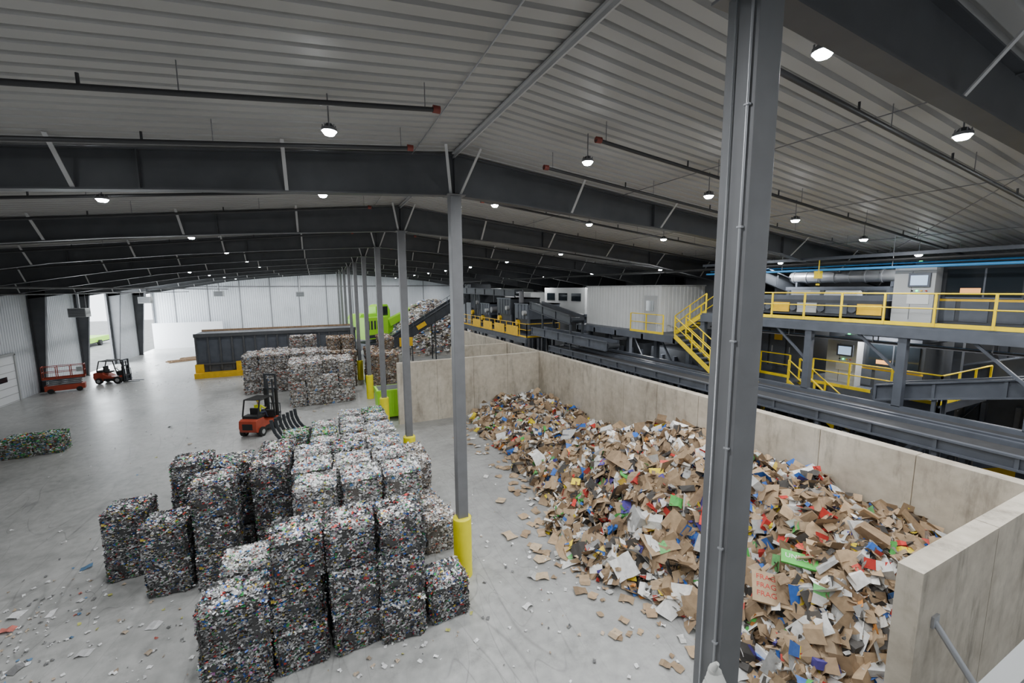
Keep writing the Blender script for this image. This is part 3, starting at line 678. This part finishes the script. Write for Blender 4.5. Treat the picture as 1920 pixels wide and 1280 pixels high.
b=MB(); stair(b,(17.15,11.6,CZ-2.9),(17.15,16.1,CZ),.8,(1,0,0)); b.obj('access_stair')
b=MB(); stair(b,(18.3,17.2,CZ),(18.3,15.2,DZ),.85,(1,0,0)); b.obj('mezzanine_stair')
# back sorting platforms
b=MB(); QZ=4.6
b.box((15,29,QZ-.1),(21,47,QZ),MDK2)
b.box((14.9,29,QZ-.45),(15.05,47,QZ-.1),MDK2)
for k in range(7):
    y=29.3+k*2.9; b.box((15,y-.1,0),(15.2,y+.1,QZ-.1),MDK2); b.box((20.6,y-.1,0),(20.8,y+.1,QZ-.1),MDK2)
rail(b,(15,29,QZ),(15,47,QZ),MYEL); rail(b,(15,29,QZ),(18,29,QZ),MYEL)
for y in(30.5,33.2,36,39): b.box((14.93,y,QZ),(14.97,y+2.2,QZ+.8),MYEL)
b.obj('sorting_platform')
def hopper(b,x,y,w,d,z,h,m):
    b.box((x,y,z+.5*h),(x+w,y+d,z+h),m); b.box((x+.15,y+.15,z+.4),(x+w-.15,y+d-.15,z+.5*h),MDK)
    for k in range(int(d/.6)): b.box((x-.05,y+.1+k*.6,z+.5*h),(x,y+.18+k*.6,z+h),MDK2)
    b.box((x-.06,y,z+h-.1),(x+w+.05,y+d,z+h),MDK2); b.cyl((x-.3,y+.5,z+h*.7),(x+.05,y+.5,z+h*.7),.2,GREY,12); b.cyl((x-.1,y+d-.5,z+h*.35),(x+.2,y+d-.5,z+h*.35),.25,MYEL,12)
    for q in(0,w-.15):
        for r_ in(0,d-.15): b.box((x+q,y+r_,z),(x+q+.15,y+r_+.15,z+.5*h),MDK2)
b=MB()
for (x,y,w,d,h,m) in((16,30.6,3,2.6,2.6,MDK2),(16.2,34.4,3,3.2,3.0,MDK),(16,39.0,3.4,2.6,2.4,MDK2),(16.4,42.8,3,3,3.4,MDK)): hopper(b,x,y,w,d,QZ,h,m)
b.cyl((15.8,38.2,QZ+1.8),(18.8,38.2,QZ+1.8),.3,GALVD,14); b.cyl((17,33.9,QZ+1.4),(17,33.9,QZ+3.6),.22,GALVD,12)
b.obj('sorting_machine')
b=MB(); conveyor(b,(16.3,24.0,6.3),(16.3,29.8,7.1),1.0,.6,True,MDK); b.obj('transfer_conveyor')
b=MB(); conveyor(b,(15.7,28.6,5.2),(16.6,20.5,4.9),.9,.55,False,MDK2); b.obj('drop_conveyor')
b=MB(); conveyor(b,(18.5,37.5,QZ+3.4),(15.6,46.5,QZ+3.7),1.0,.6,True,MDK,QZ); b.obj('overhead_conveyor')
b=MB(); conveyor(b,(7.2,49.0,2.0),(18.3,49.0,8.4),1.7,1.15,True,MDK)
b.box((17.2,47.9,6.8),(19.8,50.1,9.0),MDK); b.box((8.5,47.95,2.0),(10,48.05,3.0),MYEL); b.beam((10.6,48.02,4.0),(11.6,48.02,4.55),.06,.5,MYEL)
rail(b,(7.4,48.0,2.6),(17,48.0,8.2),MDK2,.9,False,1.5)
b.obj('infeed_incline_conveyor')
for (x,y,z,hh) in((21.2,30,6.2,2.3),(21.2,40,5.6,2.4),(23,52,6,2.5)):
    b=MB(); b.box((x,y,z),(x+5,y+7,z+hh),CREAM); b.box((x-.1,y-.2,z-.2),(x+5.2,y+7.2,z),MDK2)
    for p in((0,0),(5,0),(0,7),(5,7)): b.box((x+p[0]-.1,y+p[1]-.1,0),(x+p[0]+.1,y+p[1]+.1,z),MDK2)
    for k in range(3): b.box((x-.02,y+.6+k*2.2,z+1.1),(x,y+2.1+k*2.2,z+1.8),GLASS)
    b.obj('sorting_cabin')
b=MB()
b.box((-10.8,49.8,0),(4,53.2,4.25),MDK2)
for k in range(15):
    x=-10.8+k*1.0; b.box((x,49.62,.6),(x+.14,49.8,4.25),STEEL)
b.box((-10.85,49.55,3.95),(4.05,49.8,4.3),STEEL); b.box((-10.85,49.55,1.2),(4.05,49.7,1.35),STEEL)
b.box((-10.9,48.8,0),(-5.5,49.6,.5),MYEL); b.box((-10.9,49.4,.5),(-10.2,49.62,1.3),MYEL); b.box((-7.5,49.4,.5),(-6.9,49.62,1.4),MYEL)
b.box((1.0,49.2,.2),(2.8,49.6,3.0),MYEL)
for k in range(3): b.box((-4.8+k*1.9,49.3,.1),(-3.6+k*1.9,49.62,1.1),MYEL if k%2 else GREY)
b.box((-10.8,52.9,4.25),(4,53.0,4.45),WOOD)
b.obj('baler_bunker')

# ---------------------------------------------------------------- vehicles
def wheel(b,x,y,r,w):
    b.cyl((x-w/2,y,r),(x+w/2,y,r),r,BLK,18); b.cyl((x-w/2-.01,y,r),(x+w/2+.01,y,r),r*.5,GREY,12)
def forklift(name,loc,rz,mast_h,lift):
    e=empty(name,loc,rz)
    b=MB()
    b.extr([(-1.25,.35),(-1.32,.6),(-1.28,1.0),(-1.1,1.08),(-.55,1.05),(-.5,.9),(-.1,.66),(.55,.64),(.85,.74),(.9,.45),(.85,.3),(-1.15,.3)],'x',-.52,.52,RED)
    b.box((-.46,-1.05,1.05),(.46,-.55,1.24),BLK); b.box((-.3,-1.335,.5),(.3,-1.3,.85),BLK)
    b.box((-.53,-.5,.25),(.53,.4,.5),BLK)
    b.box((-.4,.55,.7),(.4,.75,1.15),BLK)
    for y,r in((.65,.34),(-.85,.28)):
        for x in(-.52,.52): wheel(b,x,y,r,.22)
    b.obj('chassis',parent=e,bevel=.03)
    b=MB()
    b.box((-.28,-.55,1.0),(.28,-.05,1.12),BLK); b.box((-.28,-.62,1.1),(.28,-.5,1.6),BLK); b.obj('seat',parent=e,bevel=.03)
    b=MB()
    for x in(-.46,.46):
        b.tube([(x,.62,.8),(x,.35,2.1),(x,-.75,2.12),(x,-1.0,1.2)],.045,BLK,8)
    for k in range(7): b.box((-.46,-.7+k*.17,2.09),(.46,-.62+k*.17,2.14),BLK)
    b.obj('overhead_guard',parent=e)
    b=MB()
    for x in(-.34,.34): b.box((x-.07,.95,.1),(x+.07,1.1,mast_h*.72),BLK); b.box((x-.05,1.02,.3),(x+.05,1.12,mast_h),MDK)
    for z in(.4,mast_h*.7,mast_h-.1): b.box((-.38,.98,z),(.38,1.06,z+.1),MDK)
    b.cyl((-.15,1.0,.2),(-.15,1.0,mast_h*.9),.05,MDK,8); b.cyl((.15,1.0,.2),(.15,1.0,mast_h*.9),.05,MDK,8)
    for z in(lift+.15,lift+.55): b.box((-.5,1.12,z),(.5,1.17,z+.1),MDK)
    for k in range(6): b.box((-.48+k*.185,1.12,lift+.1),(-.44+k*.185,1.16,lift+1.2),MDK)
    b.box((-.48,1.12,lift+1.15),(.48,1.16,lift+1.2),MDK)
    for x in(-.3,.3): b.box((x-.06,1.17,lift+.02),(x+.06,1.22,lift+.6),MDK); b.box((x-.06,1.17,lift+.0),(x+.06,2.25,lift+.05),MDK)
    b.obj('mast',parent=e)
    b=MB(); b.tube([(-.0,.5,1.1),(0,.28,1.38)],.03,BLK,8)
    pts=[(math.cos(t*math.pi/6)*.17,.27+math.sin(t*math.pi/6)*.12,1.39+math.sin(t*math.pi/6)*.1) for t in range(13)]
    b.tube(pts,.015,BLK,6); b.obj('steering_wheel',parent=e)
    return e
fk=forklift('forklift',(-3.3,28.6,0),math.radians(-28),3.35,.25)
forklift('forklift',(-17.4,50.6,0),math.radians(-105),2.2,.1)
def skin(name,joints,edges,m,parent,sub=2):
    me=bpy.data.meshes.new(name); me.from_pydata([j[0] for j in joints],edges,[]); me.materials.append(m)
    o=bpy.data.objects.new(name,me); bpy.context.scene.collection.objects.link(o); o.parent=parent
    s=o.modifiers.new('s','SKIN'); s.use_smooth_shade=True
    for i,j in enumerate(joints):
        r=j[1]; me.skin_vertices[0].data[i].radius=(r if isinstance(r,tuple) else (r,r))
    me.skin_vertices[0].data[0].use_root=True
    u=o.modifiers.new('u','SUBSURF'); u.levels=sub; u.render_levels=sub; return o
SKINM=mat('skin',(.55,.33,.22),.6); VEST=mat('hi_vis_vest',(.75,.8,.03),.8); JEAN=mat('navy_trousers',(.03,.04,.07),.8); HAT=mat('hard_hat',(.85,.7,.05),.4)
pe=empty('forklift_operator',(0,0,0)); pe.parent=fk
body=[((0,-.28,1.2),(.17,.13)),((0,-.28,1.42),(.16,.12)),((0,-.25,1.62),(.17,.12)),((0,-.24,1.72),(.08,.07)),
 ((-.19,-.24,1.66),.07),((-.27,-.08,1.46),.05),((-.16,.16,1.42),.038),((.19,-.24,1.66),.07),((.27,-.08,1.46),.05),((.16,.16,1.42),.038)]
skin('torso_and_sleeves',body,[(0,1),(1,2),(2,3),(2,4),(4,5),(5,6),(2,7),(7,8),(8,9)],VEST,pe)
legs=[((0,-.28,1.2),.13),((-.1,-.25,1.2),.095),((-.14,.14,1.2),.07),((-.14,.3,.84),.045),((-.14,.42,.80),.04),((.1,-.25,1.2),.095),((.14,.14,1.2),.07),((.14,.3,.84),.045),((.14,.42,.80),.04)]
skin('legs',legs,[(0,1),(1,2),(2,3),(3,4),(0,5),(5,6),(6,7),(7,8)],JEAN,pe)
skin('head',[((0,-.23,1.74),.05),((0,-.22,1.80),.06),((0,-.205,1.86),(.078,.09)),((0,-.21,1.93),(.075,.088)),((0,-.11,1.865),.012)],[(0,1),(1,2),(2,3),(2,4)],SKINM,pe)
for sx in(-1,1):
    J=[((sx*.16,.16,1.42),.03),((sx*.145,.22,1.43),.028)];E=[(0,1)]
    for k in range(4):
        i=len(J); J+=[((sx*(.13+.018*k),.25,1.44-.004*k),.009),((sx*(.13+.018*k),.27,1.42-.004*k),.008)]; E+=[(1,i),(i,i+1)]
    i=len(J); J+=[((sx*.115,.21,1.44),.01),((sx*.10,.23,1.45),.009)];E+=[(1,i),(i,i+1)]
    skin('hand',J,E,SKINM,pe,1)
b=MB(); b.cyl((0,-.21,1.93),(0,-.21,1.99),.105,HAT,16,.09); b.cyl((0,-.21,1.99),(0,-.21,2.03),.09,HAT,16,.045); b.cyl((0,-.19,1.925),(0,-.19,1.935),.125,HAT,16)
for sx in(-1,1): b.cyl((sx*.03,-.125,1.885),(sx*.03,-.118,1.885),.012,BLK,8)
b.box((-.03,-.128,1.82),(.03,-.12,1.828),RED)
b.obj('hard_hat',parent=pe)

b=MB()
b.box((-1.2,-.4,.2),(1.2,.4,.65),RED)
for x in(-.85,.85):
    for y in(-.38,.38): b.cyl((x,y-.1,.2),(x,y+.1,.2),.2,BLK,14)
for k in range(3):
    z=.68+k*.14
    for y in(-.33,.33): b.beam((-1,y,z),(1,y,z+.12),.05,.06,GREY); b.beam((-1,y,z+.12),(1,y,z),.05,.06,MDK2)
b.box((-1.25,-.4,1.12),(1.25,.4,1.2),MDK2)
rail(b,(-1.25,-.4,1.2),(1.25,-.4,1.2),RED,1.05,True,.8); rail(b,(-1.25,.4,1.2),(1.25,.4,1.2),RED,1.05,True,.8); rail(b,(-1.25,-.4,1.2),(-1.25,.4,1.2),RED); rail(b,(1.25,-.4,1.2),(1.25,.4,1.2),RED)
b.box((.8,-.5,1.7),(1.15,-.4,2.1),GREY)
b.obj('scissor_lift',(-19.7,48.0,0),math.radians(15))
e=empty('material_handler',(7.3,56.9,0),math.radians(-60)); e.scale=(1.35,1.35,1.35)
b=MB()
b.box((-1.4,-2.2,.7),(1.4,2.2,1.3),MDK2)
for x in(-1.35,1.35):
    for y in(-1.7,1.7): b.cyl((x-.25,y,.6),(x+.25,y,.6),.6,BLK,20)
b.cyl((0,0,1.3),(0,0,1.7),1.0,MDK2,20); b.obj('undercarriage',parent=e)
b=MB()
b.extr([(-2.3,1.7),(-2.3,3.6),(-2.0,4.0),(-.2,4.0),(.4,3.4),(1.6,3.2),(1.7,1.7)],'x',-1.4,.4,LIME)
b.box((.4,-2.3,1.7),(1.4,.2,3.7),LIME)
for k in range(5): b.box((1.4,-2.1+k*.35,2.6),(1.42,-1.9+k*.35,3.4),MDK)
b.box((1.4,-2.2,1.8),(1.42,.1,2.1),MDK)
b.obj('superstructure',parent=e,bevel=.08)
b=MB(); b.extr([(.2,3.0),(.2,4.6),(.5,4.8),(1.6,4.8),(1.9,4.2),(1.9,3.0)],'x',-1.45,-.35,LIME); b.box((-1.47,.45,3.7),(-1.45,1.6,4.6),GLASS); b.box((-.35,.45,3.7),(-.33,1.6,4.6),GLASS); b.box((-1.3,1.6,3.6),(-.5,1.92,4.3),GLASS); b.obj('cab',parent=e,bevel=.04)
b=MB(); b.beam((.4,1.0,3.0),(.5,4.6,4.3),.5,.7,LIME); b.beam((.5,4.6,4.3),(.5,6.2,4.9),.4,.5,LIME); b.cyl((.4,1.6,2.7),(.5,3.8,3.7),.09,GALV,8)
for a in(-1,0,1): b.tube([(.5+a*.3,6.2,4.9),(.5+a*.6,6.6,4.75),(.5+a*.3,6.9,4.6)],.09,MDK,6)
b.obj('boom',parent=e)
b=MB(); b.box((-.65,-.6,.15),(.65,.6,1.5),LIME,taper=(1.1,1.1)); b.box((-.6,-.55,1.45),(.6,.55,1.51),MDK); b.box((-.75,-.7,1.4),(.75,-.64,1.5),LIME); b.box((-.75,.64,1.4),(.75,.7,1.5),LIME)
for x in(-.5,.5):
    for y in(-.45,.45): b.cyl((x-.04,y,.09),(x+.04,y,.09),.09,BLK,10)
for k in range(4): b.box((-.55+k*.33,-.69,.3),(-.48+k*.33,-.6,1.4),LIME)
wb=b.obj('green_waste_bin',(4.1,28.0,0)); wb.scale=(1.15,1.15,1.35)
b=MB()
b.cyl((-1.1,0,.35),(1.1,0,.35),.12,MDK,12); b.box((-.5,-.25,0),(.5,.1,.8),MDK)
for k in range(7):
    x=-1.05+k*.35; pts=[(x,.1+math.sin(t)*1.1,.35+1.25-math.cos(t)*1.25) for t in [i*.32 for i in range(6)]]
    for a,c in zip(pts,pts[1:]): b.beam(a,c,.07,.16,MDK)
b.obj('loader_grapple',(-.9,25.2,0),math.radians(60))
b=MB()
for k in range(7):
    z=k*.14
    for j in range(7): b.box((-.6+j*.18,-.5,z+.1),(-.5+j*.18,.5,z+.125),WOOD)
    for j in(-.5,0,.45): b.box((-.6,j,z),(.6,j+.06,z+.1),WOOD)
b.obj('pallet_stack',(-15.6,28.6,0),.2)
for (x,y) in((-14.5,62),(-13.6,64)):
    b=MB()
    for k in range(5): b.beam((-1.5+R.uniform(-.2,.2),k*.3,.06+.1*(k%2)),(1.6,k*.25,.06+.1*(k%2)),.15,.1,WOOD)
    b.obj('timber_pile',(x,y,0),.5)
def heater(x,y,z):
    b=MB(); b.box((x-.6,y-.5,z),(x+.6,y+.5,z+.8),GREY)
    for k in range(6): b.box((x-.55,y-.53,z+.08+k*.12),(x+.55,y-.5,z+.13+k*.12),MDK2)
    b.cyl((x,y,z+.8),(x,y,zr(x)-.01),.1,GALV,10); 
    for q in(-.5,.5): b.cyl((x+q,y,z+.8),(x+q,y,zr(x+q)-.01),.015,GALV,5)
    b.obj('unit_heater',bevel=.02)
heater(-19.4,51.2,6.2); heater(-18.8,66.0,7.0); heater(-13,76.5,7.6); heater(-2,76.5,7.4)
for i,y in enumerate((35.0,42.5)):
    b=MB(); b.box((XL+.01,y,0),(XL+.08,y+3.2,3.6),mat('door_white',(.75,.77,.79),.5))
    for k in range(6): b.box((XL+.08,y,.05+k*.58),(XL+.1,y+3.2,.09+k*.58),GREY)
    b.box((XL+.01,y-.15,0),(XL+.14,y,3.7),GREY); b.box((XL+.01,y+3.2,0),(XL+.14,y+3.35,3.7),GREY); b.box((XL+.01,y-.15,3.6),(XL+.14,y+3.35,3.8),GREY)
    b.box((XL+.08,y+1.1,1.7),(XL+.105,y+2.1,2.1),GLASS)
    b.obj('door_%d'%(i+1))
b=MB(); b.box((XL+.01,43.6,4.6),(XL+.05,44.6,5.7),WHITEM); sg=b.obj('dock_number_sign')
tc=bpy.data.curves.new('dock_number','FONT'); tc.body='1'; tc.size=1.0; tc.extrude=.005; tc.materials.append(BLK)
to=bpy.data.objects.new('dock_number',tc); bpy.context.scene.collection.objects.link(to); to.rotation_euler=(math.pi/2,0,math.pi/2); to.location=(XL+.06,43.9,4.8); to.parent=sg
b=MB(); b.box((-2.5,YN+.1,6.55),(7,.56,6.72),COLM); b.box((-2.5,.52,6.3),(7,.60,6.75),GREY)
for x in(-2.3,1.5,6.5): b.box((x-.1,.2,0),(x+.1,.4,6.55),COLM)
b.obj('viewing_platform')
b=MB(); b.tube([(2.6+.12*k,.42+.04*math.sin(k*.9),6.745) for k in range(16)],.018,COLM,7); b.obj('cable_run')
b=MB(); b.box((-80,40,-.06),(-75,190,2.6),mat('hedge_green',(.07,.2,.04),.9,0,.5,1.2,.5)); b.obj('outside_treeline')
b=MB(); b.box((-34,76,.55),(-31.5,92,1.3),LIME); 
for y in(78,80,88): b.cyl((-31.6,y,.4),(-31.2,y,.4),.45,BLK,14)
b.box((-34,76,.4),(-31.5,92,.55),BLK); b.obj('outside_trailer')

# ---------------------------------------------------------------- world, camera
w=bpy.data.worlds.new('w'); bpy.context.scene.world=w; w.use_nodes=True
bg=w.node_tree.nodes['Background']; bg.inputs[0].default_value=(.88,.94,1,1); bg.inputs[1].default_value=4.5
for d0,d1 in DOORS:
    l=bpy.data.lights.new('door_daylight','AREA'); l.shape='RECTANGLE'; l.size=8; l.size_y=d1-d0; l.energy=2400; l.color=(.9,.96,1)
    o=bpy.data.objects.new('door_daylight',l); bpy.context.scene.collection.objects.link(o); o.location=(XL-.5,(d0+d1)/2,4.1); o.rotation_euler=(0,-math.pi/2,0)
cam=bpy.data.cameras.new('camera'); co=bpy.data.objects.new('camera',cam); bpy.context.scene.collection.objects.link(co)
cam.sensor_width=36; cam.lens=780/1920*36; cam.clip_end=500; cam.clip_start=.05
psi=math.radians(25.3); th=math.radians(7.3)
f=Vector((math.sin(psi)*math.cos(th),math.cos(psi)*math.cos(th),-math.sin(th))); r=Vector((math.cos(psi),-math.sin(psi),0)); u=r.cross(f)
M=Matrix((r,u,-f)).transposed()@Matrix.Rotation(math.radians(-.45),3,'Z')
co.matrix_world=Matrix.Translation((0,0,H))@M.to_4x4()
bpy.context.scene.camera=co
